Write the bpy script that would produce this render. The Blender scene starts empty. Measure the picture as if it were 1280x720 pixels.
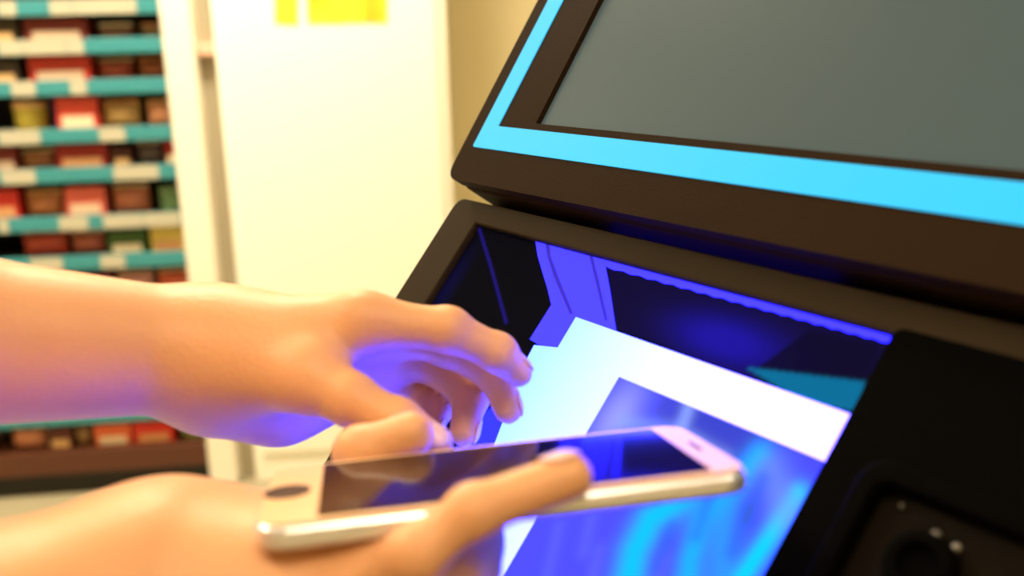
import bpy, bmesh, math, random
import numpy as np
from mathutils import Vector, Matrix
random.seed(4)
sc = bpy.context.scene
COL = sc.collection

# ------------------------------------------------------------------ camera frame
F = 1225.0
def unit(v): return np.array(v, float) / np.linalg.norm(v)
UPc = -unit([764 - 640, -(5176 - 360), -F])
KRc = -unit([-200 - 640, -(70 - 360), -F]); KRc = unit(KRc - UPc * (KRc @ UPc))
Yc = unit(np.array([0, 0, -1.0]) - UPc * (-UPc[2])); Xc = np.cross(Yc, UPc)
R = np.array([Xc, Yc, UPc])
C = np.array([0, 0, 1.35])
KR = R @ KRc; Z = np.array([0, 0, 1.0]); KB = np.cross(Z, KR)
def ray(px, py): return R @ np.array([(px - 640) / F, -(py - 360) / F, -1.0])
def P(px, py, d): return C + ray(px, py) * d
def hit(px, py, p0, n):
    r = ray(px, py); return C + r * (((p0 - C) @ n) / (r @ n))

cam = bpy.data.cameras.new('camera'); co = bpy.data.objects.new('camera', cam); COL.objects.link(co)
M4 = Matrix([list(R[i]) + [C[i]] for i in range(3)] + [[0, 0, 0, 1]])
co.matrix_world = M4
cam.sensor_width = 36; cam.lens = 36 * F / 1280
cam.clip_start = 0.01
cam.dof.use_dof = True; cam.dof.focus_distance = 0.53; cam.dof.aperture_fstop = 5.0
sc.camera = co
sc.view_settings.view_transform = 'Standard'; sc.view_settings.look = 'None'
sc.view_settings.exposure = 0; sc.view_settings.gamma = 1
sc.view_settings.use_curve_mapping = False

# ------------------------------------------------------------------ materials
MATS = {}
def mat(name, col, rough=.5, metal=0, emit=None, es=1.0, coat=0, spec=.5, noise=0, nscale=20, bump=0, bscale=60, sss=0, trans=0):
    if name in MATS: return MATS[name]
    m = bpy.data.materials.new(name); m.use_nodes = True; nt = m.node_tree
    b = nt.nodes['Principled BSDF']
    b.inputs['Base Color'].default_value = (*col, 1); b.inputs['Roughness'].default_value = rough
    b.inputs['Metallic'].default_value = metal; b.inputs['Specular IOR Level'].default_value = spec
    b.inputs['Coat Weight'].default_value = coat; b.inputs['Coat Roughness'].default_value = .04
    if emit is not None:
        b.inputs['Emission Color'].default_value = (*emit, 1); b.inputs['Emission Strength'].default_value = es
    if sss:
        b.inputs['Subsurface Weight'].default_value = sss
        b.inputs['Subsurface Radius'].default_value = (.012, .005, .003); b.inputs['Subsurface Scale'].default_value = .6
    if trans: b.inputs['Transmission Weight'].default_value = trans
    tc = nt.nodes.new('ShaderNodeTexCoord')
    if noise:
        n = nt.nodes.new('ShaderNodeTexNoise'); n.inputs['Scale'].default_value = nscale; n.inputs['Detail'].default_value = 4
        nt.links.new(tc.outputs['Object'], n.inputs['Vector'])
        mx = nt.nodes.new('ShaderNodeMix'); mx.data_type = 'RGBA'
        mx.inputs[6].default_value = (*[c * (1 - noise) for c in col], 1); mx.inputs[7].default_value = (*[min(1, c * (1 + noise)) for c in col], 1)
        nt.links.new(n.outputs['Fac'], mx.inputs[0]); nt.links.new(mx.outputs[2], b.inputs['Base Color'])
    if bump:
        n2 = nt.nodes.new('ShaderNodeTexNoise'); n2.inputs['Scale'].default_value = bscale; n2.inputs['Detail'].default_value = 3
        nt.links.new(tc.outputs['Object'], n2.inputs['Vector'])
        bp = nt.nodes.new('ShaderNodeBump'); bp.inputs['Strength'].default_value = bump; bp.inputs['Distance'].default_value = .001
        nt.links.new(n2.outputs['Fac'], bp.inputs['Height']); nt.links.new(bp.outputs['Normal'], b.inputs['Normal'])
    MATS[name] = m; return m
def attr_mat(name, strength, rough=.12):
    m = bpy.data.materials.new(name); m.use_nodes = True; nt = m.node_tree; b = nt.nodes['Principled BSDF']
    b.inputs['Base Color'].default_value = (.003, .003, .004, 1); b.inputs['Roughness'].default_value = rough; b.inputs['Specular IOR Level'].default_value = 0
    a = nt.nodes.new('ShaderNodeAttribute'); a.attribute_name = 'picture'
    nt.links.new(a.outputs['Color'], b.inputs['Emission Color']); b.inputs['Emission Strength'].default_value = strength
    return m

# ------------------------------------------------------------------ objects
LOC = {}
def empty(name, loc, label, cat, group=None, kind=None):
    o = bpy.data.objects.new(name, None); COL.objects.link(o); o.location = loc; o.empty_display_size = .05
    LOC[o.name] = np.array(loc, float)
    tag(o, label, cat, group, kind); return o
def tag(o, label=None, cat=None, group=None, kind=None):
    if label: o['label'] = label
    if cat: o['category'] = cat
    if group: o['group'] = group
    if kind: o['kind'] = kind
    return o
def obj(name, v, f, m, parent=None, smooth=False, bevel=0, seg=2, origin=None, mats=None, fmat=None):
    """v in world coordinates; stored relative to the thing's own base point."""
    v = np.asarray(v, float)
    base = LOC[parent.name] if parent is not None else (np.array(origin, float) if origin is not None else np.array([v[:, 0].mean(), v[:, 1].mean(), v[:, 2].min()]))
    me = bpy.data.meshes.new(name); me.from_pydata([tuple(x) for x in (v - base)], [], [tuple(int(i) for i in q) for q in f]); me.update()
    bm = bmesh.new(); bm.from_mesh(me); bmesh.ops.recalc_face_normals(bm, faces=bm.faces); bm.to_mesh(me); bm.free()
    o = bpy.data.objects.new(name, me); COL.objects.link(o)
    for mm in (mats or [m]): me.materials.append(mm)
    if fmat is not None:
        for p, i in zip(me.polygons, fmat): p.material_index = i
    if parent is None: o.location = base; LOC[o.name] = base
    else: o.parent = parent; LOC[o.name] = base
    if smooth: me.shade_smooth()
    if bevel:
        b = o.modifiers.new('bevel', 'BEVEL'); b.width = bevel; b.segments = seg; b.limit_method = 'ANGLE'; b.angle_limit = math.radians(35)
        b.harden_normals = False
    return o

class MB:
    def __init__(s): s.v = []; s.f = []; s.m = []
    def add(s, v, f, m=0):
        k = len(s.v); s.v += [np.asarray(x, float) for x in v]; s.f += [[i + k for i in q] for q in f]; s.m += [m] * len(f); return s
    def box(s, fr, a, b, m=0):
        (x0, y0, z0), (x1, y1, z1) = a, b
        v = [fr(x, y, z) for z in (z0, z1) for x, y in ((x0, y0), (x1, y0), (x1, y1), (x0, y1))]
        return s.add(v, [(3, 2, 1, 0), (4, 5, 6, 7), (0, 1, 5, 4), (1, 2, 6, 5), (2, 3, 7, 6), (3, 0, 4, 7)], m)
    def prism(s, fr, poly, z0, z1, m=0):
        n = len(poly); v = [fr(x, y, z0) for x, y in poly] + [fr(x, y, z1) for x, y in poly]
        return s.add(v, [list(range(n))[::-1], list(range(n, 2 * n))] + [(i, (i + 1) % n, n + (i + 1) % n, n + i) for i in range(n)], m)
    def ring(s, fr, outer, inner, z0, z1, m=0):
        n = len(outer); v = []
        for z in (z0, z1):
            v += [fr(x, y, z) for x, y in outer] + [fr(x, y, z) for x, y in inner]
        f = []
        for i in range(n):
            j = (i + 1) % n
            f += [(i, j, n + j, n + i), (2*n + i, 3*n + i, 3*n + j, 2*n + j), (i, 2*n + i, 2*n + j, j), (n + i, n + j, 3*n + j, 3*n + i)]
        return s.add(v, f, m)
    def lathe(s, fr, prof, n=28, c=(0, 0), m=0):
        v = []; f = []
        for r, z in prof:
            v += [fr(c[0] + r * math.cos(2*math.pi*k/n), c[1] + r * math.sin(2*math.pi*k/n), z) for k in range(n)]
        for i in range(len(prof) - 1):
            for k in range(n): f.append((i*n + k, i*n + (k+1) % n, (i+1)*n + (k+1) % n, (i+1)*n + k))
        f.append(list(range(n))[::-1]); f.append([(len(prof)-1)*n + k for k in range(n)])
        return s.add(v, f, m)
    def obj(s, name, m, parent=None, **k):
        if isinstance(m, (list, tuple)): return obj(name, s.v, s.f, None, parent, mats=list(m), fmat=s.m, **k)
        return obj(name, s.v, s.f, m, parent, **k)
def frame(o, ex, ey, ez):
    o, ex, ey, ez = [np.array(a, float) for a in (o, ex, ey, ez)]
    fr = lambda x, y, z: o + ex * x + ey * y + ez * z
    fr.o, fr.ex, fr.ey, fr.ez = o, ex, ey, ez
    return fr
def rrect(x0, y0, x1, y1, r, n=6):
    p = []
    for cx, cy, a in ((x1 - r, y1 - r, 0), (x0 + r, y1 - r, 90), (x0 + r, y0 + r, 180), (x1 - r, y0 + r, 270)):
        for k in range(n + 1):
            t = math.radians(a + 90 * k / n); p.append((cx + r * math.cos(t), cy + r * math.sin(t)))
    return p
W0 = frame((0, 0, 0), (1, 0, 0), (0, 1, 0), (0, 0, 1))

# ------------------------------------------------------------------ room
wall_m = mat('beige_wall_paint', (.78, .69, .43), .8, noise=.04, nscale=3)
floor_m = mat('pale_floor_tile', (.42, .36, .24), .45, noise=.12, nscale=8)
ceil_m = mat('ceiling_paint', (.75, .7, .6), .9, noise=.03)
th = math.radians(6); SD = np.array([math.cos(th), math.sin(th), 0]); SN = np.array([-math.sin(th), math.cos(th), 0])
SF = frame((0, 0, 0), SD, SN, Z)          # shop frame: x along shelves, y into the wall, z up
def struct(name, a, b, m):
    return tag(MB().box(SF, a, b).obj(name, m), kind='structure')
struct('floor', (-3.2, -2.6, -.1), (3.2, 3.7, 0), floor_m)
struct('ceiling', (-3.2, -2.6, 2.75), (3.2, 3.7, 2.85), ceil_m)
struct('wall_back', (-3.2, 3.45, 0), (3.2, 3.6, 2.75), wall_m)
struct('wall_left', (-3.2, -2.5, 0), (-3.05, 3.45, 2.75), wall_m)
struct('wall_right', (3.05, -2.5, 0), (3.2, 3.45, 2.75), wall_m)
struct('wall_front', (-3.05, -2.6, 0), (3.05, -2.45, 2.75), wall_m)

# ceiling lamps (real fittings with a glowing diffuser)
lamp_frame = mat('lamp_trim_white', (.8, .8, .8), .4)
diff_m = mat('lamp_diffuser', (.9, .9, .9), .5, emit=(1, .80, .53), es=17.0)
diff2_m = mat('lamp_diffuser_bright', (.9, .9, .9), .5, emit=(1, .88, .62), es=62.0)
for i, (x, y) in enumerate([(-1.7, 2.0), (-.35, 2.2), (-1.0, .35), (.15, -.45), (1.3, 1.9), (1.3, -.6)]):
    o = SF(x, y, 2.69)
    where = ['over the aisle before the shelves', 'over the floor before the white board', 'above the left rear aisle', 'above the left forearm side of the terminal', 'above the back of the terminal', 'behind the camera on the right'][i]
    t = empty('ceiling_light', o, 'square warm ceiling light ' + where, 'ceiling light', 'warm ceiling lights')
    MB().ring(SF, rrect(x-.32, y-.32, x+.32, y+.32, .01, 1), rrect(x-.28, y-.28, x+.28, y+.28, .01, 1), 2.69, 2.75).obj('trim_frame', lamp_frame, t)
    MB().box(SF, (x-.28, y-.28, 2.70), (x+.28, y+.28, 2.735)).obj('diffuser', diff2_m if i < 2 else diff_m, t)

# ------------------------------------------------------------------ shelving unit
YS = 2.95
def spt(px, py, y=YS):                    # a pixel seen on the plane y of the shop frame
    h = hit(px, py, SF(0, y, 0), SN); return h @ SD, h[2]
white_m = mat('white_enamel', (.88, .82, .70), .45)
dark_m = mat('dark_shelf_metal', (.022, .010, .006), .6)
base_m = mat('brown_plinth', (.085, .022, .008), .5)
black_m = mat('black_kick_board', (.006, .004, .003), .6)
teal_m = mat('teal_price_rail', (.04, .25, .29), .4)
tagw_m = mat('cream_price_card', (.46, .43, .33), .6)
XL, XR = -1.335, -.665
unit_o = SF((XL + XR) / 2, YS, 0)
shelf_unit = empty('shelving_unit', unit_o, 'tall shop shelving unit with teal price rails stocked with small packets', 'shelf')
m = MB(); m.box(SF, (XL, YS + .30, .06), (XR, YS + .33, 2.0)); m.obj('back_panel', dark_m, shelf_unit)
MB().box(SF, (XR, YS - .015, 0), (XR + .088, YS + .34, 2.06)).obj('side_upright', white_m, shelf_unit, bevel=.012, seg=3)
MB().box(SF, (XL - .088, YS - .015, 0), (XL, YS + .34, 2.06)).obj('side_upright', white_m, shelf_unit, bevel=.012, seg=3)
MB().box(SF, (XL - .088, YS - .02, 2.06), (XR + .088, YS + .34, 2.12)).obj('top_cap', white_m, shelf_unit, bevel=.01)
zb0 = spt(100, 615)[1]; zb1 = spt(100, 590)[1]; zb2 = spt(100, 562)[1]
MB().box(SF, (XL, YS + .02, 0.0), (XR, YS + .30, zb1 - .001)).obj('kick_board', black_m, shelf_unit)
MB().box(SF, (XL, YS - .012, zb1), (XR, YS + .30, zb2)).obj('plinth', base_m, shelf_unit, bevel=.004)
# shelves: rail centre rows measured at x = 100
ROWS = [9, 58, 109, 169, 218, 278, 328, 380, 428, 475, 521]
names = ['top', 'second', 'third', 'fourth', 'fifth', 'sixth', 'seventh']
TAGS = {0: [(0, 22), (64, 92), (93, 172)], 1: [(0, 30), (31, 84), (85, 106)], 2: [(16, 46), (90, 110)], 3: [(0, 52), (126, 158)],
        4: [(4, 46), (144, 200)], 5: [(0, 12), (76, 112), (131, 180), (181, 236)], 6: [(40, 80), (128, 158)]}
rowz = []
for i, y in enumerate(ROWS + [None] * 4):
    if y is None: z = rowz[0][0] + .125 * (i - 10)
    else: z = spt(100, y)[1]
    hh = .021
    rowz.append((z, hh))
    sh = MB().box(SF, (XL, YS + .006, z - .010), (XR, YS + .30, z + .016)).obj('shelf', dark_m, shelf_unit)
    MB().box(SF, (XL, YS - .012, z - hh), (XR, YS + .006, z + hh)).obj('price_rail', teal_m, sh, bevel=.003)
    for a, b in TAGS.get(i, []):
        x0 = spt(a, y)[0]; x1 = spt(b, y)[0]; x0 = max(x0, XL + .005); x1 = min(x1, XR - .003)
        if x1 - x0 > .02:
            MB().prism(frame(SF(0, YS - .0125, 0), SD, Z, -SN), rrect(x0, z - .019, x1, z + .021, .004, 3), 0, .002).obj('price_card', tagw_m, sh)
# products: (row index below which rail they show, x px from, to, top y, kind, colour, words)
G = (.10, .16, .05)
def C3(r, g, b): return tuple(((c / 255) ** 2.2) * .9 for c in (r, g, b))
PROD = [
 (1, -40, 16, 26, 'carton', C3(60, 45, 25), 'dark brown carton at the left end of the second shelf from the top'),
 (1, 24, 104, 24, 'carton', C3(120, 30, 22), 'wide dark red carton on the second shelf from the top'),
 (1, 116, 160, 34, 'pouch', C3(120, 85, 65), 'dull pink pouch on the second shelf from the top'),
 (1, 170, 210, 34, 'pouch', C3(120, 95, 60), 'tan pouch beside the upright on the second shelf from the top'),
 (2, -30, 18, 78, 'carton', C3(60, 45, 38), 'dark carton at the left end of the third shelf from the top'),
 (2, 30, 108, 72, 'carton', C3(200, 50, 35), 'wide bright red carton on the third shelf from the top'),
 (2, 116, 160, 78, 'pouch', C3(150, 60, 35), 'brownish red pouch in the middle of the third shelf from the top'),
 (2, 166, 214, 76, 'pouch', C3(130, 65, 25), 'orange brown pouch beside the upright on the third shelf from the top'),
 (3, 4, 48, 130, 'tub', C3(205, 180, 70), 'olive yellow tub on the fourth shelf from the top'),
 (3, 38, 56, 126, 'tub', C3(130, 95, 235), 'small violet tub on the fourth shelf from the top'),
 (3, 64, 116, 120, 'carton', C3(225, 75, 60), 'coral red carton on the fourth shelf from the top'),
 (3, 122, 168, 130, 'pouch', C3(190, 150, 90), 'tan pouch in the middle of the fourth shelf from the top'),
 (3, 178, 219, 130, 'pouch', C3(215, 145, 105), 'pinkish tan pouch beside the upright on the fourth shelf from the top'),
 (4, -20, 15, 186, 'carton', C3(120, 25, 20), 'dark red carton at the left end of the fifth shelf from the top'),
 (4, 18, 60, 192, 'pouch', C3(160, 100, 60), 'tan brown pouch on the fifth shelf from the top'),
 (4, 64, 130, 182, 'carton', C3(150, 25, 25), 'wide crimson carton on the fifth shelf from the top'),
 (4, 136, 160, 186, 'carton', C3(75, 25, 25), 'narrow maroon carton on the fifth shelf from the top'),
 (4, 164, 198, 182, 'pouch', C3(90, 75, 70), 'grey pouch on the fifth shelf from the top'),
 (4, 203, 225, 178, 'carton', C3(170, 20, 15), 'small red carton beside the upright on the fifth shelf from the top'),
 (5, -30, 17, 240, 'carton', C3(210, 45, 40), 'red carton at the left end of the sixth shelf from the top'),
 (5, 24, 70, 244, 'pouch', C3(180, 110, 65), 'brown and yellow pouch on the sixth shelf from the top'),
 (5, 76, 126, 236, 'carton', C3(225, 100, 85), 'salmon red carton on the sixth shelf from the top'),
 (5, 134, 180, 236, 'pouch', C3(180, 105, 75), 'brown pouch in the middle of the sixth shelf from the top'),
 (5, 192, 230, 236, 'tub', C3(110, 140, 95), 'grey green round tub beside the upright on the sixth shelf from the top'),
 (6, 20, 76, 294, 'pouch', C3(180, 65, 45), 'reddish pouch on the seventh shelf just above the forearm'),
 (6, 82, 124, 294, 'pouch', C3(165, 85, 65), 'brown pink pouch on the seventh shelf from the top'),
 (6, 130, 178, 290, 'carton', C3(55, 90, 35), 'dark green carton on the seventh shelf from the top'),
 (6, 184, 232, 284, 'carton', C3(225, 195, 95), 'pale yellow carton beside the upright on the seventh shelf from the top'),
 (7, 80, 134, 346, 'carton', C3(130, 20, 15), 'dark red carton partly behind the forearm on the eighth shelf'),
 (7, 140, 186, 344, 'pouch', C3(215, 150, 140), 'pale pink pouch partly behind the forearm on the eighth shelf'),
 (7, 192, 238, 342, 'pouch', C3(215, 95, 60), 'orange red pouch beside the upright on the eighth shelf'),
 (99, 6, 48, 536, 'pouch', C3(215, 140, 105), 'pinkish tan pouch at the left end of the lowest shelf'),
 (99, 54, 84, 532, 'carton', C3(90, 30, 20), 'dark maroon carton on the lowest shelf'),
 (99, 86, 108, 534, 'pouch', C3(150, 115, 75), 'narrow tan pouch on the lowest shelf'),
 (99, 112, 158, 522, 'carton', C3(235, 105, 60), 'orange carton with a cream patch on the lowest shelf'),
 (99, 161, 212, 520, 'carton', C3(220, 35, 20), 'bright red carton on the lowest shelf'),
 (99, 218, 264, 524, 'tub', C3(150, 150, 95), 'grey green tub at the right end of the lowest shelf'),
]
lab_cols = [C3(240, 190, 130), C3(235, 200, 170), C3(245, 225, 190), C3(225, 160, 110)]
for k, (row, xa, xb, yt, kind, col, words) in enumerate(PROD):
    ym = 560 if row == 99 else ROWS[row]
    xc, _ = spt((xa + xb) / 2, yt); x0 = spt(xa, yt)[0]; x1 = spt(xb, yt)[0]
    x0 = max(x0, XL + .004); x1 = min(x1, XR - .004); w = x1 - x0; xm = (x0 + x1) / 2
    z0 = zb2 + .0006 if row == 99 else rowz[row][0] + .0165
    zt = z0 + max(.03, min(.088, spt((xa + xb) / 2, yt, YS + .03)[1] - z0 + .004))
    if row == 99: zt = min(zt, z0 + .066)
    dp = .075; yf = YS + .022
    mm = mat('packet_%s' % k, tuple(min(1, c) for c in col), .45, noise=.12, nscale=30); lm = mat('packet_label_%s' % (k % 4), lab_cols[k % 4], .5)
    if kind == 'carton':
        t = MB().box(SF, (x0, yf, z0), (x1, yf + dp, zt))
        o = t.obj('carton', mm, bevel=.002, origin=SF(xm, yf + dp/2, z0)); tag(o, words, 'box', 'packets on the shop shelves')
        fl = MB().box(SF, (x0 + .002, yf + .002, zt), (x1 - .002, yf + dp * .5, zt + .0015)); fl.obj('flap', mm, o)
        MB().prism(frame(SF(xm, yf - .0006, z0), SD, Z, -SN), rrect(-w*.38, .004, w*.38, (zt - z0) * .42, .003, 3), 0, .0006).obj('printed_label', lm, o)
    elif kind == 'pouch':                                   # pillow pack: puffed between crimped ends
        n, mq = 14, 8; v = []; f = []; h = zt - z0
        for side in (-1, 1):
            for i in range(n + 1):
                for j in range(mq + 1):
                    a, b = i / n, j / mq
                    puff = (math.sin(math.pi * a) ** .6) * (math.sin(math.pi * b) ** .45) * .026
                    v.append(SF(x0 + w * a, yf + .03 + side * (puff + .0006), z0 + h * b))
        N = (n + 1) * (mq + 1)
        for s_ in (0, 1):
            for i in range(n):
                for j in range(mq):
                    a = s_ * N + i * (mq + 1) + j; f.append((a, a + mq + 1, a + mq + 2, a + 1))
        for i in range(n):
            for j in (0, mq): a = i * (mq + 1) + j; f.append((a, a + mq + 1, N + a + mq + 1, N + a))
        for j in range(mq):
            for i in (0, n): a = i * (mq + 1) + j; f.append((a, a + 1, N + a + 1, N + a))
        o = obj('snack_pouch', v, f, mm, smooth=True, origin=SF(xm, yf + .03, z0)); tag(o, words, 'packet', 'packets on the shop shelves')
        MB().box(SF, (x0 + .002, yf + .0285, zt - .001), (x1 - .002, yf + .0315, zt + .007)).obj('crimped_seal', lm, o)
    else:
        r = min(w / 2, .05); yc = yf + r
        if xa == 38: yc += .11
        h = zt - z0
        o = MB().lathe(frame(SF(xm, yc, z0), SD, SN, Z), [(r*.86, 0), (r*.92, .003), (r*.97, h*.8), (r*.97, h*.82)]).obj('tub', mm, smooth=True, origin=SF(xm, yc, z0)); tag(o, words, 'tub', 'packets on the shop shelves')
        MB().lathe(frame(SF(xm, yc, z0), SD, SN, Z), [(r, h*.8), (r*1.0, h), (r*.93, h + .002)]).obj('lid', mm if xa != 4 else lm, o, smooth=True)

# ------------------------------------------------------------------ white board with yellow print
bx0 = spt(262, 0)[0]; bx1 = spt(557, 0)[0]
bright_m = mat('white_laminate', (.93, .91, .80), .4)
yel_m = mat('yellow_print', (.90, .72, .03), .5)
bo = SF((bx0 + bx1) / 2, YS, 0)
board = empty('display_cabinet', bo, 'tall white cabinet front with yellow lettering near its top, right of the shelves', 'cabinet')
MB().box(SF, (bx0, YS, .0), (bx1, YS + .45, 2.35)).obj('body', bright_m, board, bevel=.008)
MB().box(SF, (bx0 + .03, YS - .012, .10), (bx1 - .03, YS, 1.95)).obj('door', bright_m, board, bevel=.003)
MB().box(SF, (XR + .088, YS + .05, 0), (bx0, YS + .06, 2.2)).obj('gap_tone_strip_1', mat('shaded_gap_beige', (.42, .36, .25), .6))['kind'] = 'structure'  # strip added across the open gap, coloured as the shaded wall behind
MB().box(SF, (bx0, YS - .002, 2.35), (bx1, YS + .45, 2.38)).obj('top_cap', bright_m, board, bevel=.003)
# lettering: its upper half lies above the picture
LF = frame(SF(0, YS - .0125, 0), SD, Z, -SN)
def stroke(mb, pts, w):
    for (a, b), (c, d) in zip(pts[:-1], pts[1:]):
        L = math.hypot(c - a, d - b); ux, uy = (c - a) / L, (d - b) / L; nx, ny = -uy * w / 2, ux * w / 2
        mb.prism(LF, [(a - nx, b - ny), (c - nx, d - ny), (c + nx, d + ny), (a + nx, b + ny)], 0, .003)
def L(px, py): return spt(px, py, YS - .0125)
letter = MB()
for pts, w in [([(358, -45), (358, 30)], 26), ([(375, -35), (405, -35)], 24), ([(400, -45), (400, 12), ], 24), ([(384, 10), (432, 10)], 34), ([(442, -45), (442, 28)], 20), ([(452, 8), (482, 8)], 34), ([(470, -45), (470, 28)], 26)]:
    mb = MB(); q = [L(*p) for p in pts]; stroke(mb, q, w / F * 3)
    letter.add(mb.v, mb.f)
letter.obj('yellow_lettering', yel_m, board)
# small pinkish wall bracket in the gap between upright and cabinet
gx, gz = spt(252, 62, YS + .02)
o = MB().box(SF, (XR + .088, YS + .005, gz - .018), (bx0, YS + .048, gz + .018)).obj('joining_bracket', mat('pinkish_plastic', (.75, .45, .33), .5), bevel=.004)
tag(o, 'small pinkish bracket bridging the gap between shelf upright and white cabinet', 'bracket')

# ------------------------------------------------------------------ kiosk
P0 = P(560, 217, .62)
body_m = mat('kiosk_dark_brown_plastic', (.022, .012, .0055), .55, spec=.015, bump=.25, bscale=900)
body2_m = mat('kiosk_black_plastic', (.0012, .0010, .0008), .6, spec=.01, bump=.2, bscale=900)
bez_m = mat('kiosk_bezel_charcoal', (.030, .021, .012), .55, spec=.02, bump=.2, bscale=900)
rec_m = mat('recess_black', (.003, .003, .003), .6, spec=.2)
cyan_m = mat('cyan_light_border', (.01, .12, .18), .5, spec=.1, emit=(.022, .56, 1.0), es=.95)
AU = math.radians(34.3); UU = KB * math.sin(AU) + Z * math.cos(AU); NU = np.cross(KR, UU)
U = frame(P0, KR, UU, NU)
AL = math.radians(40); LU = KB * math.sin(AL) + Z * math.cos(AL); NL = np.cross(KR, LU)
q0 = hit(573, 246, P0, KR)
LFm = frame(q0, KR, LU, NL)
def upx(px, py, off=0):
    h = hit(px, py, P0 + NU * off, NU) - P0; return h @ KR, h @ UU
def lpx(px, py, off=0):
    h = hit(px, py, q0 + NL * off, NL) - q0; return h @ KR, h @ LU
WK = .66
kbase = q0 + KR * WK / 2 + KB * .12; kbase = np.array([kbase[0], kbase[1], 0])
kiosk = empty('self_service_terminal', kbase, 'large dark self service terminal with two tilted screens and a cyan lit border', 'terminal')
# upper monitor : frame with a hole, rear shell
ro = rrect(0, -.003, WK, .44, .010, 5); 
ri = rrect(.065, .0405, WK - .065, .400, .001, 5)
MB().ring(U, ro, ri, -.008, 0).obj('monitor_bezel', body_m, kiosk)
MB().prism(U, ro, -.060, -.008).obj('monitor_shell', body_m, kiosk, bevel=.006, seg=3)
MB().ring(U, rrect(.0650, .0405, WK - .065, .400, .001, 5), rrect(.0690, .0412, WK - .069, .396, .001, 5), -.0079, -.0045).obj('screen_gasket', rec_m, kiosk)
scr_m = mat('grey_screen_reflection_glow', (.035, .042, .035), .45, spec=.05, emit=(.060, .104, .110), es=.6)  # weak even glow stands in for the shop reflected in the glass
MB().box(U, (.066, .041, -.0079), (WK - .066, .399, -.0028)).obj('touch_screen', scr_m, kiosk)
MB().ring(U, rrect(.0128, .0205, WK - .0128, .430, .0015, 5), rrect(.0290, .0360, WK - .029, .414, .0005, 5), -.001, .0006).obj('cyan_border', cyan_m, kiosk)
# channel and blue strip lamp between the two housings
ch0 = U(0, -.003, -.055); 
K3 = frame(q0, KR, KB, Z)
MB().box(K3, (.006, .022, -.03), (WK - .006, .10, .012)).obj('hinge_channel', rec_m, kiosk)
led_m = mat('blue_strip_lamp', (.1, .1, .3), .4, emit=(.02, .008, .45), es=6)
# the lamp sits on the channel wall, pointing at the lower screen
strip = MB().box(K3, (.125, .016, -.0165), (.275, .0215, -.0125)).obj('strip_lamp', led_m, kiosk)
# lower housing
def shaped(p, at_y, dx, xbreak):
    # the left side steps in a little below the hands: two extra corners after the upper-left arc
    k = 10
    x0 = p[k - 1][0]
    q = list(p[:k]) + [(x0, at_y), (x0 + dx, at_y - .042)] + [(x + xbreak, y) if i < 5 else (x, y) for i, (x, y) in enumerate(p[k:])]
    return q
lo = shaped(rrect(0, -.42, WK, 0.0, .008, 4), -.112, .032, .05)
GX0, GX1, GY1, GY0 = .0345, .3275, -.0145, -.30
hole = shaped(rrect(GX0, GY0, GX1, GY1, .0008, 4), -.112, .024, .03)
MB().ring(LFm, lo, hole, -.005, 0).obj('lower_bezel', bez_m, kiosk, bevel=.0016, seg=2)
MB().prism(LFm, lo, -.06, -.005).obj('lower_shell', body2_m, kiosk, bevel=.006, seg=3)
# black cover plate right of the lower screen, with a raised surround for the side module
MB().prism(LFm, rrect(.3282, -.415, WK - .004, -.012, .004, 4), .0001, .0012).obj('side_cover_plate', body2_m, kiosk, bevel=.0008)
# pedestal
pb = MB()
for a, b in (((.06, .10), (WK - .06, .30)),):
    pb.box(K3, (a[0], a[1], -q0[2] + .03), (b[0], b[1], .10))
pb.obj('pedestal_column', body2_m, kiosk, bevel=.01, seg=3)
MB().box(K3, (.0, -.02, -q0[2]), (WK, .36, -q0[2] + .03)).obj('foot_plate', body2_m, kiosk, bevel=.006)

# lower screen : lit picture surfaces, plus reflections put in as glowing shapes
def pip(poly, X, Y):
    ins = np.zeros(X.shape, bool); n = len(poly); j = n - 1
    for i in range(n):
        xi, yi = poly[i]; xj, yj = poly[j]
        c = ((yi > Y) != (yj > Y)) & (X < (xj - xi) * (Y - yi) / (yj - yi + 1e-12) + xi); ins ^= c; j = i
    return ins
OFF = -.0042
def lq(pts, off=OFF): return [lpx(x, y, off) for x, y in pts]
def segd(X, Y, pts):
    d = np.full(X.shape, 9.)
    for (a, b), (c, e) in zip(pts[:-1], pts[1:]):
        vx, vy = c - a, e - b; t = np.clip(((X - a) * vx + (Y - b) * vy) / (vx * vx + vy * vy), 0, 1)
        d = np.minimum(d, np.hypot(X - a - t * vx, Y - b - t * vy))
    return d
def grid_picture(name, x0, y0, x1, y1, step, off, fn, m, parent):
    nx = int((x1 - x0) / step) + 1; ny = int((y1 - y0) / step) + 1
    xs = np.linspace(x0, x1, nx); ys = np.linspace(y0, y1, ny); X, Y = np.meshgrid(xs, ys, indexing='ij')
    pos = U.o * 0 + LFm.o + X[..., None] * LFm.ex + Y[..., None] * LFm.ey + off * LFm.ez
    V = pos.reshape(-1, 3); idx = np.arange(nx * ny).reshape(nx, ny)
    Fq = np.stack([idx[:-1, :-1], idx[1:, :-1], idx[1:, 1:], idx[:-1, 1:]], -1).reshape(-1, 4)
    o = obj(name, V, Fq, m, parent)
    rgb = fn(X, Y).reshape(-1, 3); rgb[:, 2] = np.where(rgb[:, 2] > .8, rgb[:, 2] + (rgb[:, 2] - .8) * 12, rgb[:, 2])
    at = o.data.color_attributes.new('picture', 'FLOAT_COLOR', 'POINT')
    at.data.foreach_set('color', np.concatenate([rgb, np.ones((len(rgb), 1))], 1).astype(np.float32).ravel())
    return o
def mixc(base, col, w): return base * (1 - w[..., None]) + np.array(col) * w[..., None]
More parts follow.
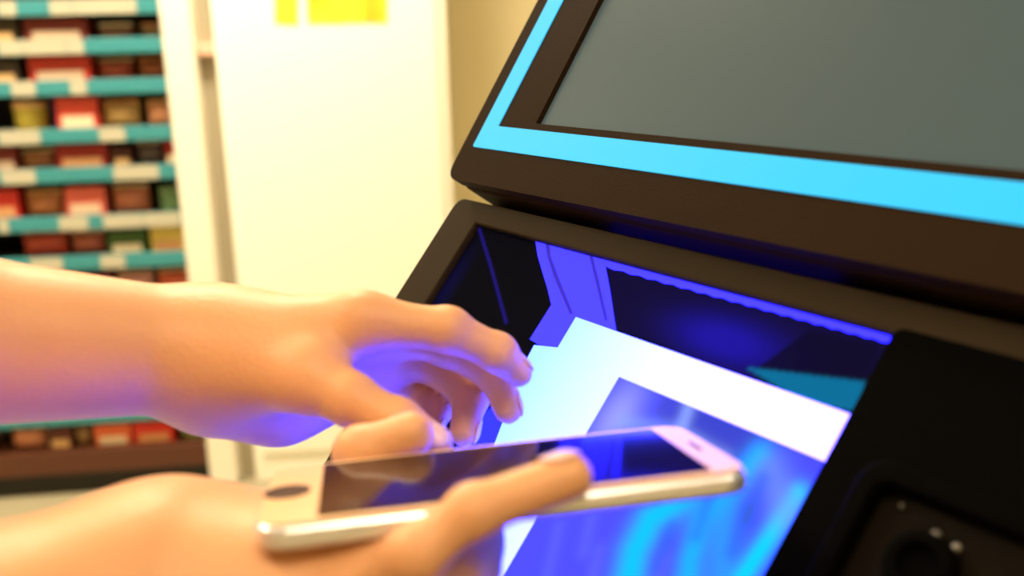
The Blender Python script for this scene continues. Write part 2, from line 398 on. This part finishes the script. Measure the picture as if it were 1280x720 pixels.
def bg_fn(X, Y):
    c = np.zeros(X.shape + (3,)) + np.array([.001, .001, .003])
    # dim blue at the far left, thin violet line
    c = mixc(c, (.002, .002, .035), np.clip(1 - np.abs(X - .040) / .012, 0, 1) * np.clip((-.02 - Y) / .03, 0, 1))
    d = segd(X, Y, lq([(598, 285), (612, 330), (632, 403)])); c = mixc(c, (.02, .01, .30), np.exp(-(d / .0007) ** 2))
    # deep blue area behind the strip
    a = pip(lq([(757, 334), (1112, 428), (1078, 480), (935, 470), (768, 410)]), X, Y).astype(float)
    c = mixc(c, (.004, .002, .035), a)
    blob = lq([(905, 425)])[0]; b2 = lq([(985, 405)])[0]
    g = np.exp(-((X - blob[0]) / .030) ** 2 - ((Y - blob[1]) / .010) ** 2); c = mixc(c, (.012, .006, .42), a * np.clip(g * 1.2, 0, 1) * .85)
    dk = pip(lq([(1010, 412), (1100, 432), (1078, 478), (945, 460)]), X, Y).astype(float); c = mixc(c, (.002, .001, .02), dk * .9)
    t = pip(lq([(930, 458), (1080, 476), (1073, 515), (1000, 500)]), X, Y).astype(float); c = mixc(c, (.0, .16, .33), t)
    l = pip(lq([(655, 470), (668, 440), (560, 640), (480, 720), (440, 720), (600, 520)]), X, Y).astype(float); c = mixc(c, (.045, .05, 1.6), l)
    for _ in range(2):
        c[1:-1, 1:-1] = (c[1:-1, 1:-1] * 2 + c[:-2, 1:-1] + c[2:, 1:-1] + c[1:-1, :-2] + c[1:-1, 2:]) / 6
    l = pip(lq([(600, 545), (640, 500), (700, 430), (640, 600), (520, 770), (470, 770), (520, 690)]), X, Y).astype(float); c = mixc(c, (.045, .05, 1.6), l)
    return c
screen_m = attr_mat('lit_screen_background', 1.0)
disp = grid_picture('lower_display', GX0 - .002, GY0 - .002, GX1 + .002, GY1 + .002, .0007, OFF - .0006, bg_fn, screen_m, kiosk)
disp['label'] = 'lit blue and white glass display'
def lit(name, px, m, off=0.0, plane=True):
    q = lq(px, OFF + off) if plane else px
    return MB().prism(LFm, q, OFF + off - .0002, OFF + off).obj(name, m, disp)
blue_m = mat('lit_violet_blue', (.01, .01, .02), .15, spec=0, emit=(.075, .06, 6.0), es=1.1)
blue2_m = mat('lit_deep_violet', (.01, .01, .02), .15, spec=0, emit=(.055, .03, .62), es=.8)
page_m0 = mat('lit_page', (.01, .01, .01), .15, spec=0, emit=(.50, .92, 22.0), es=1.1)
wav = lambda pts: pts
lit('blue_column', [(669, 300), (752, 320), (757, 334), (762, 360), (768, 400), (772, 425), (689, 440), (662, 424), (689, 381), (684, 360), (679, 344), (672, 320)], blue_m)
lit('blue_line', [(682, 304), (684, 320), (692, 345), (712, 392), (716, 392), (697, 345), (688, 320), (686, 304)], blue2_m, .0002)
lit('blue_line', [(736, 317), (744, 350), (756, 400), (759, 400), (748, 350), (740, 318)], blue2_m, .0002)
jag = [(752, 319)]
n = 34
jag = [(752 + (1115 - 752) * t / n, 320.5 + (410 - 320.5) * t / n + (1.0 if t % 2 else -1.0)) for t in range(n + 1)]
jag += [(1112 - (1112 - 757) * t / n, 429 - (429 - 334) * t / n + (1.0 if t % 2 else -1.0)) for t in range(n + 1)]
lit('blue_strip_reflection', jag, blue_m, .0002)  # jagged reflection of the strip lamp in the glass, put in as glowing colour
# page with the picture window; rectangle in the plane of the glass
PX0, PX1, PY1 = .1600, .3270, -.0480
page = MB().prism(LFm, [(PX0, PY1), (PX0, -.066), (.1425, -.0695), (.1435, -.080), (.157, -.126), (.157, -.298), (PX1, -.298), (PX1, PY1)], OFF + .0002, OFF + .0006).obj('white_page', page_m0, disp)  # stepped left edge follows a reflection in the glass, built into the outline
nt = page_m0.node_tree; bs = nt.nodes['Principled BSDF']; bs.inputs['Emission Strength'].default_value = 1.0
tcn = nt.nodes.new('ShaderNodeTexCoord'); dp_ = nt.nodes.new('ShaderNodeVectorMath'); dp_.operation = 'DOT_PRODUCT'; dp_.inputs[1].default_value = tuple(KR)
nt.links.new(tcn.outputs['Object'], dp_.inputs[0]); mr_ = nt.nodes.new('ShaderNodeMapRange')
o_ = float((LFm.o - LOC[kiosk.name]) @ KR); mr_.inputs['From Min'].default_value = o_ + .150; mr_.inputs['From Max'].default_value = o_ + .30
nt.links.new(dp_.outputs['Value'], mr_.inputs['Value']); mxn = nt.nodes.new('ShaderNodeMix'); mxn.data_type = 'RGBA'
mxn.inputs[6].default_value = (.50, .98, 26, 1); mxn.inputs[7].default_value = (1.5, 1.12, 26, 1)
nt.links.new(mr_.outputs[0], mxn.inputs[0]); nt.links.new(mxn.outputs[2], bs.inputs['Emission Color'])
WX0, WY1 = .2095, -.0680
def pic_fn(X, Y):
    c = np.zeros(X.shape + (3,)) + np.array([.085, .085, .95])
    u = (X - WX0) / (PX1 - WX0); v = (WY1 - Y) / .23
    c = mixc(c, (.05, .13, .90), np.clip((u - .35) * 1.6, 0, 1) * np.clip(v * 3, 0, 1))
    c = mixc(c, (.02, .05, .45), np.exp(-((u - .55) / .35) ** 2 - ((v - .02) / .12) ** 2) * .6)
    r = lambda pts: segd(X, Y, lq(pts))
    c = mixc(c, (.42, .45, .98), np.exp(-((X - WX0 - .012) / .012) ** 2 - ((Y - WY1 + .018) / .02) ** 2) * .75)      # pale upper-left corner
    c = mixc(c, (.35, .50, .95), np.exp(-(r([(866, 500), (850, 545), (905, 575)]) / .004) ** 2) * .65)
    c = mixc(c, (.30, .45, .95), np.exp(-(r([(780, 528), (850, 540), (870, 560)]) / .004) ** 2) * .45)
    c = mixc(c, (.0, .62, 1.1), np.exp(-(r([(870, 612), (815, 650), (795, 690), (785, 740)]) / .008) ** 2) * .95)
    c = mixc(c, (.0, .55, 1.1), np.exp(-(r([(950, 570), (925, 600), (880, 650), (865, 700), (860, 740)]) / .006) ** 2) * .8)
    c = mixc(c, (.02, .40, 1.0), np.exp(-(r([(905, 640), (905, 720)]) / .008) ** 2) * .7)
    c = mixc(c, (.0, .70, .85), np.exp(-(r([(998, 618), (965, 670), (930, 722)]) / .0042) ** 2))
    c = mixc(c, (.20, .35, 1.1), np.exp(-(r([(965, 590), (985, 640)]) / .008) ** 2) * .6)
    for a, b in ((745, 630), (700, 660), (750, 690), (830, 700)):
        c = mixc(c, (.13, .15, 1.2), np.exp(-(r([(a, b), (a - 14, b + 60)]) / .004) ** 2) * .5)
    for a, b in ((890, 620), (935, 640), (840, 660), (955, 600)):
        c = mixc(c, (.03, .12, .75), np.exp(-(r([(a, b), (a - 18, b + 50)]) / .0035) ** 2) * .5)
    return c
pic_m = attr_mat('lit_picture', 1.0)
grid_picture('blue_picture', WX0, -.298, PX1 + .0004, WY1, .0008, OFF + .0009, pic_fn, pic_m, disp)

# side module at the lower right : recessed tray with a round lock and small screws
ax, ay = lpx(1112, 612)
tray_m = mat('tray_dark_brown', (.0055, .0036, .0016), .55, spec=.03)
chrome = mat('chrome', (.75, .68, .6), .22, metal=1)
dimch = mat('dull_steel', (.35, .33, .31), .4, metal=1)
mod_o = LFm(ax, ay, .0012)
mod = empty('card_reader_module', LFm(ax + .07, ay - .2, .0012), 'black recessed reader module with a round lock and small screws, lower right of the terminal', 'card reader')
MB().ring(LFm, rrect(ax - .008, ay - .26, ax + .16, ay + .008, .01, 5), rrect(ax, ay - .25, ax + .15, ay, .006, 5), .0014, .009).obj('surround', body2_m, mod, bevel=.002)
MB().prism(LFm, rrect(ax, ay - .25, ax + .15, ay, .006, 5), .0014, .0024).obj('tray', tray_m, mod)
cx, cy = lpx(1160, 716)
MB().lathe(LFm, [(.0112, .0024), (.0112, .0085), (.010, .0095), (.0065, .0095), (.006, .0065), (.002, .0065)], 40, (cx, cy)).obj('round_lock', body2_m, mod, smooth=False, bevel=.0006)
for (a, b, rr, mm) in ((1117, 702, .0022, chrome), (1169, 668, .0017, dimch), (1195, 684, .0016, dimch), (1127, 632, .0009, dimch)):
    sx, sy = lpx(a, b, .0040)
    MB().lathe(LFm, [(rr, .0024), (rr, .0032), (rr * .8, .0042), (rr * .35, .0048), (rr*.1, .0049)], 16, (sx, sy)).obj('screw', mm, mod, smooth=True)

# ------------------------------------------------------------------ phone
S = 1.10
pu = unit([0.98698093, 0.15958238, 0.02005287]); pv = np.array([-0.15330138, 0.97111266, -0.18286303]); pv = unit(pv - pu * (pu @ pv)); pn = np.cross(pu, pv)
po = C + S * (np.array([-0.06925183, 0.23055987, 1.2287689]) - C)
PH = frame(po, pu, pv, pn)
PLn, PW, PT = .138 * S, .067 * S, .0078
gold = mat('gold_white_phone_front', (.84, .52, .27), .3)
silver = mat('silver_phone_edge', (.80, .80, .86), .28, metal=.7)
glass = mat('black_phone_glass', (.004, .003, .007), .10, spec=.25)
ring_m = mat('dark_bronze', (.05, .02, .006), .4, spec=.2)
phone = empty('smartphone', PH(PLn / 2, PW / 2, -PT), 'white and gold smartphone with a black screen held flat in the lower hand', 'phone')
MB().prism(PH, rrect(0, 0, PLn, PW, .010, 8), -PT, -.0006).obj('phone_body', silver, phone, bevel=.0024, seg=4, smooth=False)
MB().prism(PH, rrect(.0012, .0012, PLn - .0012, PW - .0012, .0092, 8), -.0006, 0).obj('front_plate', gold, phone, bevel=.0003)
MB().prism(PH, rrect(.0185, .0048, PLn - .0125, PW - .0048, .0008, 3), 0, .00025).obj('phone_screen', glass, phone)
MB().lathe(PH, [(.0074, 0), (.0074, .0004), (.0062, .0004), (.006, .0001), (.001, .0001)], 32, (.0078, PW / 2)).obj('home_button', ring_m, phone, smooth=False)
MB().prism(PH, rrect(PLn - .0072, PW/2 - .006, PLn - .0060, PW/2 + .006, .0005, 3), 0, .0003).obj('earpiece_slot', rec_m, phone)
for a in (.098, .112): MB().prism(frame(PH(0, 0, 0), pu, pn, -pv), rrect(a, -.0052, a + .009, -.0026, .0008, 3), 0, .0006).obj('side_button', silver, phone)

# ------------------------------------------------------------------ hands : signed distance skin, one continuous surface per arm
def roundcone(p, a, b, r1, r2):
    ba = b - a; l2 = ba @ ba; rr = r1 - r2; a2 = l2 - rr * rr; il2 = 1 / l2
    pa = p - a; y = pa @ ba; z = y - l2
    w = pa * l2 - y[..., None] * ba; x2 = (w * w).sum(-1); y2 = y * y * l2; z2 = z * z * l2
    k = np.sign(rr) * rr * rr * x2
    d = (np.sqrt(np.maximum(x2 * a2 * il2, 0)) + y * rr) * il2 - r1
    c1 = np.sign(z) * a2 * z2 > k; c2 = (np.sign(y) * a2 * y2 < k) & ~c1
    d = np.where(c1, np.sqrt(x2 + z2) * il2 - r2, d); d = np.where(c2, np.sqrt(x2 + y2) * il2 - r1, d)
    return d
def smin(a, b, k):
    h = np.maximum(k - np.abs(a - b), 0) / k; return np.minimum(a, b) - h * h * k * .25
class SDF:
    def __init__(s, lo, hi, h):
        s.lo = np.array(lo); s.h = h; n = np.ceil((np.array(hi) - s.lo) / h).astype(int) + 1; s.n = n
        s.g = np.full(n, .05, np.float32)
    def pts(s, sl):
        ax = [s.lo[i] + s.h * np.arange(sl[i].start, sl[i].stop) for i in range(3)]
        return np.stack(np.meshgrid(*ax, indexing='ij'), -1)
    def add(s, cones, k_in, k_out, g=None, mg=.03):
        """cones [(a,b,ra,rb)] blended with k_in, then merged into grid g with k_out"""
        g = s.g if g is None else g
        P_ = np.array([c[0] for c in cones] + [c[1] for c in cones]); rm = max(max(c[2], c[3]) for c in cones)
        lo = np.maximum(np.floor((P_.min(0) - rm - mg - s.lo) / s.h).astype(int), 0); hi = np.minimum(np.ceil((P_.max(0) + rm + mg - s.lo) / s.h).astype(int) + 1, s.n)
        if (hi <= lo).any(): return
        sl = tuple(slice(a, b) for a, b in zip(lo, hi)); p = s.pts(sl); d = None
        for a, b, ra, rb in cones:
            e = roundcone(p, np.array(a), np.array(b), ra, rb); d = e if d is None else smin(d, e, k_in)
        g[sl] = smin(g[sl], d, k_out) if k_out > 0 else np.minimum(g[sl], d)
    def mesh(s):
        g = s.g; h = s.h; ins = g < 0; nx, ny, nz = g.shape
        acc = np.zeros((nx-1, ny-1, nz-1, 3), np.float32); cnt = np.zeros((nx-1, ny-1, nz-1), np.float32)
        faces = []
        for axis in range(3):
            sa = [slice(None)] * 3; sb = [slice(None)] * 3; sa[axis] = slice(0, -1); sb[axis] = slice(1, None)
            A, B = g[tuple(sa)], g[tuple(sb)]; idx = np.argwhere((A < 0) != (B < 0))
            va = A[tuple(idx.T)]; vb = B[tuple(idx.T)]; t = va / (va - vb)
            pos = idx.astype(np.float32); pos[:, axis] += t
            o1, o2 = [i for i in range(3) if i != axis]
            ok = (idx[:, o1] > 0) & (idx[:, o2] > 0) & (idx[:, o1] < g.shape[o1]-1) & (idx[:, o2] < g.shape[o2]-1); idx = idx[ok]; pos = pos[ok]
            quad = []
            for d1, d2 in ((0, 0), (-1, 0), (-1, -1), (0, -1)):
                c = idx.copy(); c[:, o1] += d1; c[:, o2] += d2
                np.add.at(acc, tuple(c.T), pos); np.add.at(cnt, tuple(c.T), 1); quad.append(c)
            faces.append(np.stack(quad, 1))
        act = cnt > 0; ids = np.full(cnt.shape, -1); ids[act] = np.arange(act.sum())
        V = acc[act] / cnt[act][:, None] * h + s.lo
        Fq = np.concatenate(faces); Fi = ids[Fq[..., 0], Fq[..., 1], Fq[..., 2]]
        # a few rounds of smoothing take out the grid's steps
        e = np.concatenate([Fi[:, [0, 1]], Fi[:, [1, 2]], Fi[:, [2, 3]], Fi[:, [3, 0]]])
        for _ in range(3):
            a2 = np.zeros_like(V); c2 = np.zeros(len(V)); np.add.at(a2, e[:, 0], V[e[:, 1]]); np.add.at(a2, e[:, 1], V[e[:, 0]])
            np.add.at(c2, e[:, 0], 1); np.add.at(c2, e[:, 1], 1); V = V * .5 + .5 * a2 / c2[:, None]
        return V, Fi

def skin_material():
    m = mat('warm_skin', (.74, .375, .185), .45, noise=.07, nscale=35, sss=.12, bump=.35, bscale=420, spec=.35)
    return m
skin = skin_material()
nail_m = mat('pink_nail', (.82, .52, .45), .25, coat=.3)
person = empty('person', P(60, 560, .36) - np.array([.35, .25, 0.2]), 'person reaching in from the left with both bare forearms, one hand holding the phone', 'person')

def chain(pts, rad): return [(pts[i], pts[i+1], rad[i], rad[i+1]) for i in range(len(pts) - 1)]
def build_arm(name, body, fingers, h=.0016):
    allp = np.array([c[0] for c in body] + [c[1] for c in body] + [p for f in fingers for p in f[0]])
    s = SDF(allp.min(0) - .05, allp.max(0) + .05, h)
    s.add(body, .022, 0)
    fg = np.full(s.n, .05, np.float32)
    for pts, rad in fingers:
        cones = chain(pts, rad)
        # slight swelling at the joints
        for i in range(1, len(pts) - 1):
            cones.append((pts[i], pts[i] + 1e-4, rad[i] * 1.05, rad[i] * 1.05))
        s.add(cones, .0035, .0012, fg)
    s.g = smin(s.g, fg, .009)
    V, Fi = s.mesh()
    o = obj(name, V, Fi, skin, person, smooth=True)
    return o
def nail(parent, base, tip, r, dorsal, size=(.0058, .0068)):
    """curved plate lying on the dorsal side of the last phalanx"""
    ax = unit(tip - base); d = np.array(dorsal, float); d = unit(d - ax * (d @ ax)); sd = np.cross(ax, d)
    v = []; f = []; n = 10
    c0 = tip - ax * .001
    for lay in (0, 1):
        for i in range(n + 1):
            for j in range(n + 1):
                a = (i / n * 2 - 1); b = (j / n * 2 - 1)
                aa = a * math.sqrt(1 - b * b * .5); bb = b * math.sqrt(1 - a * a * .5)
                lx = aa * size[1]; th_ = bb * size[0] / r
                rr = r + .0006 - lay * .0009 - max(0, lx) ** 2 / (2.4 * r)
                v.append(c0 + ax * lx + d * rr * math.cos(th_) + sd * rr * math.sin(th_))
    N = (n + 1) ** 2
    for i in range(n):
        for j in range(n):
            a = i * (n + 1) + j; q = (a, a + n + 1, a + n + 2, a + 1); f.append(q); f.append(tuple(N + k for k in q[::-1]))
    for i in range(n):
        for a, b in ((i, i + 1), (n*(n+1) + i, n*(n+1) + i + 1), (i*(n+1), (i+1)*(n+1)), (i*(n+1) + n, (i+1)*(n+1) + n)): f.append((a, b, N + b, N + a))
    return obj('fingernail', v, f, nail_m, parent, smooth=True)

# --- left arm (the upper, farther one)
wr = P(262, 440, .430); fa = P(0, 428, .385); fd = unit(fa - wr); el = wr + fd * .25
sh_dir = unit([-.55, -.35, .55])
dep = ray(300, 440) / np.linalg.norm(ray(300, 440))
wA, wB = wr - dep * .007, wr + dep * .010
eA = wr + fd * .12
body = [(wA, eA - dep * .010, .0215, .031), (wB, eA + dep * .012, .0215, .031),
        (eA - dep * .010, el, .031, .036), (eA + dep * .012, el, .031, .036), (el, el + sh_dir * .16, .037, .042)]
mcp = dict(i=P(452, 401, .412), m=P(475, 412, .432), r=P(476, 438, .452), p=P(462, 466, .466))
body += [(wA, mcp['i'], .0190, .0108), (wr, mcp['m'], .0185, .0108), (wB, mcp['r'], .0175, .0105), (wB + P(262, 470, .44) - P(262, 440, .44), mcp['p'], .0165, .0105),
         (P(285, 482, .440), P(350, 500, .452), .0165, .0150), (P(350, 500, .452), mcp['p'], .0150, .0105)]
body += [(P(280, 457, .418), P(383, 473, .398), .0180, .0130)]
fingers = [
 ([P(383, 473, .398), P(438, 499, .390), P(496, 530, .386), P(543, 554, .384)], [.0122, .0100, .0096, .0076]),
 ([mcp['i'], P(560, 412, .414), P(622, 441, .420), P(648, 466, .426)], [.0104, .0090, .0078, .0064]),
 ([mcp['m'], P(560, 431, .440), P(620, 468, .444), P(635, 512, .440)], [.0104, .0092, .0080, .0066]),
 ([mcp['r'], P(548, 458, .462), P(588, 496, .456), P(580, 540, .446)], [.0100, .0090, .0080, .0068]),
 ([mcp['p'], P(518, 486, .474), P(546, 510, .466), P(538, 536, .456)], [.0094, .0080, .0070, .0060]),
]
larm = build_arm('left_arm', body, fingers)
larm['label'] = 'bare left forearm and hand, palm down over the screen'
nail(larm, fingers[0][0][2], fingers[0][0][3], .0074, ray(540, 545) * -.8 + np.array([.5, 0, .6]))
nail(larm, fingers[1][0][2], fingers[1][0][3], .0066, [.3, .2, 1], (.005, .0055))
nail(larm, fingers[2][0][2], fingers[2][0][3], .0068, [1, .3, .3], (.005, .0058))
nail(larm, fingers[3][0][2], fingers[3][0][3], .0070, [1, .3, .1], (.005, .0058))
nail(larm, fingers[4][0][2], fingers[4][0][3], .0062, [1, .3, .1], (.0044, .005))

# --- right arm (the lower, nearer one), palm up under the phone
wr = P(196, 722, .315); fa = P(0, 792, .283); fd = unit(fa - wr); el = wr + fd * .25
vv = pv
wA, wB = wr - vv * .010, wr + vv * .012; eA = wr + fd * .12
body = [(wA, eA - vv * .011, .0235, .032), (wB, eA + vv * .012, .0235, .032),
        (eA - vv * .011, el, .032, .037), (eA + vv * .012, el, .032, .037), (el, el + sh_dir * .16, .038, .043)]
mi, mm_, mr, mp = PH(.062, .058, -.0215), PH(.056, .046, -.0225), PH(.050, .034, -.0235), PH(.044, .060, -.024)
mi, mm_, mr, mp = PH(.058, .062, -.0215), PH(.062, .044, -.0230), PH(.056, .030, -.0250), PH(.044, .016, -.0260)
hf, hn = PH(-.021, .056, -.0250), PH(-.010, .028, -.0330)
body += [(wB, hf, .0220, .0180), (wA, hn, .0220, .0180), (hf, mi, .0165, .0115), (PH(-.008, .036, -.0310), mm_, .0165, .0120), (hn, mr, .0165, .0120), (hn, mp, .0170, .0120),
         (hn, PH(.028, .016, -.0280), .0165, .0118)]
fingers = [
 # thumb : along the near edge on to the glass
 ([PH(.028, .016, -.0280), PH(.046, -.0080, -.0105), PH(.063, -.0068, -.0005), PH(.0930, -.0010, .0050)], [.0118, .0080, .0074, .0072]),
 # index : round the far edge, lying along it
 ([mi, PH(.042, .0800, -.0170), PH(.031, .0850, -.0005), PH(.0505, .0815, .0050)], [.0110, .0094, .0092, .0086]),
 # the others, below the phone and up its far side
 ([mm_, PH(.070, .0600, -.0230), PH(.072, .0740, -.0220), PH(.070, .0800, -.0150)], [.0108, .0092, .0080, .0066]),
 ([mr, PH(.064, .0420, -.0270), PH(.068, .0600, -.0300), PH(.066, .0700, -.0260)], [.0105, .0092, .0080, .0068]),
 ([mp, PH(.056, .0200, -.0290), PH(.064, .0300, -.0320), PH(.066, .0400, -.0310)], [.0100, .0085, .0074, .0062]),
]
rarm = build_arm('right_arm', body, fingers)
rarm['label'] = 'bare right forearm and hand, palm up under the phone'
nail(rarm, fingers[0][0][2], fingers[0][0][3], .0076, pn + .2 * pv, (.0058, .0066))
nail(rarm, fingers[1][0][2], fingers[1][0][3], .0084, pn * .9 + pv * .6, (.0052, .006))

# ------------------------------------------------------------------ dim world
w = bpy.data.worlds.new('world'); sc.world = w; w.use_nodes = True
w.node_tree.nodes['Background'].inputs[0].default_value = (1, .85, .65, 1); w.node_tree.nodes['Background'].inputs[1].default_value = .05
def proj(p):
    c = R.T @ (np.array(p) - C); return round(640 - F * c[0] / c[2]), round(360 + F * c[1] / c[2]), round(-c[2], 3)
for t_, p in [('thumb tip', fingers[0][0][3]), ('thumb ip', fingers[0][0][2]), ('idx tip', fingers[1][0][3]), ('idx dip', fingers[1][0][2]), ('idx pip', fingers[1][0][1]), ('hf', hf), ('hn', hn), ('phone corners', PH(PLn, 0, 0)), ('', PH(PLn, PW, 0)), ('', PH(0, 0, 0)), ('', PH(0, PW, 0))]: print(t_, proj(p))
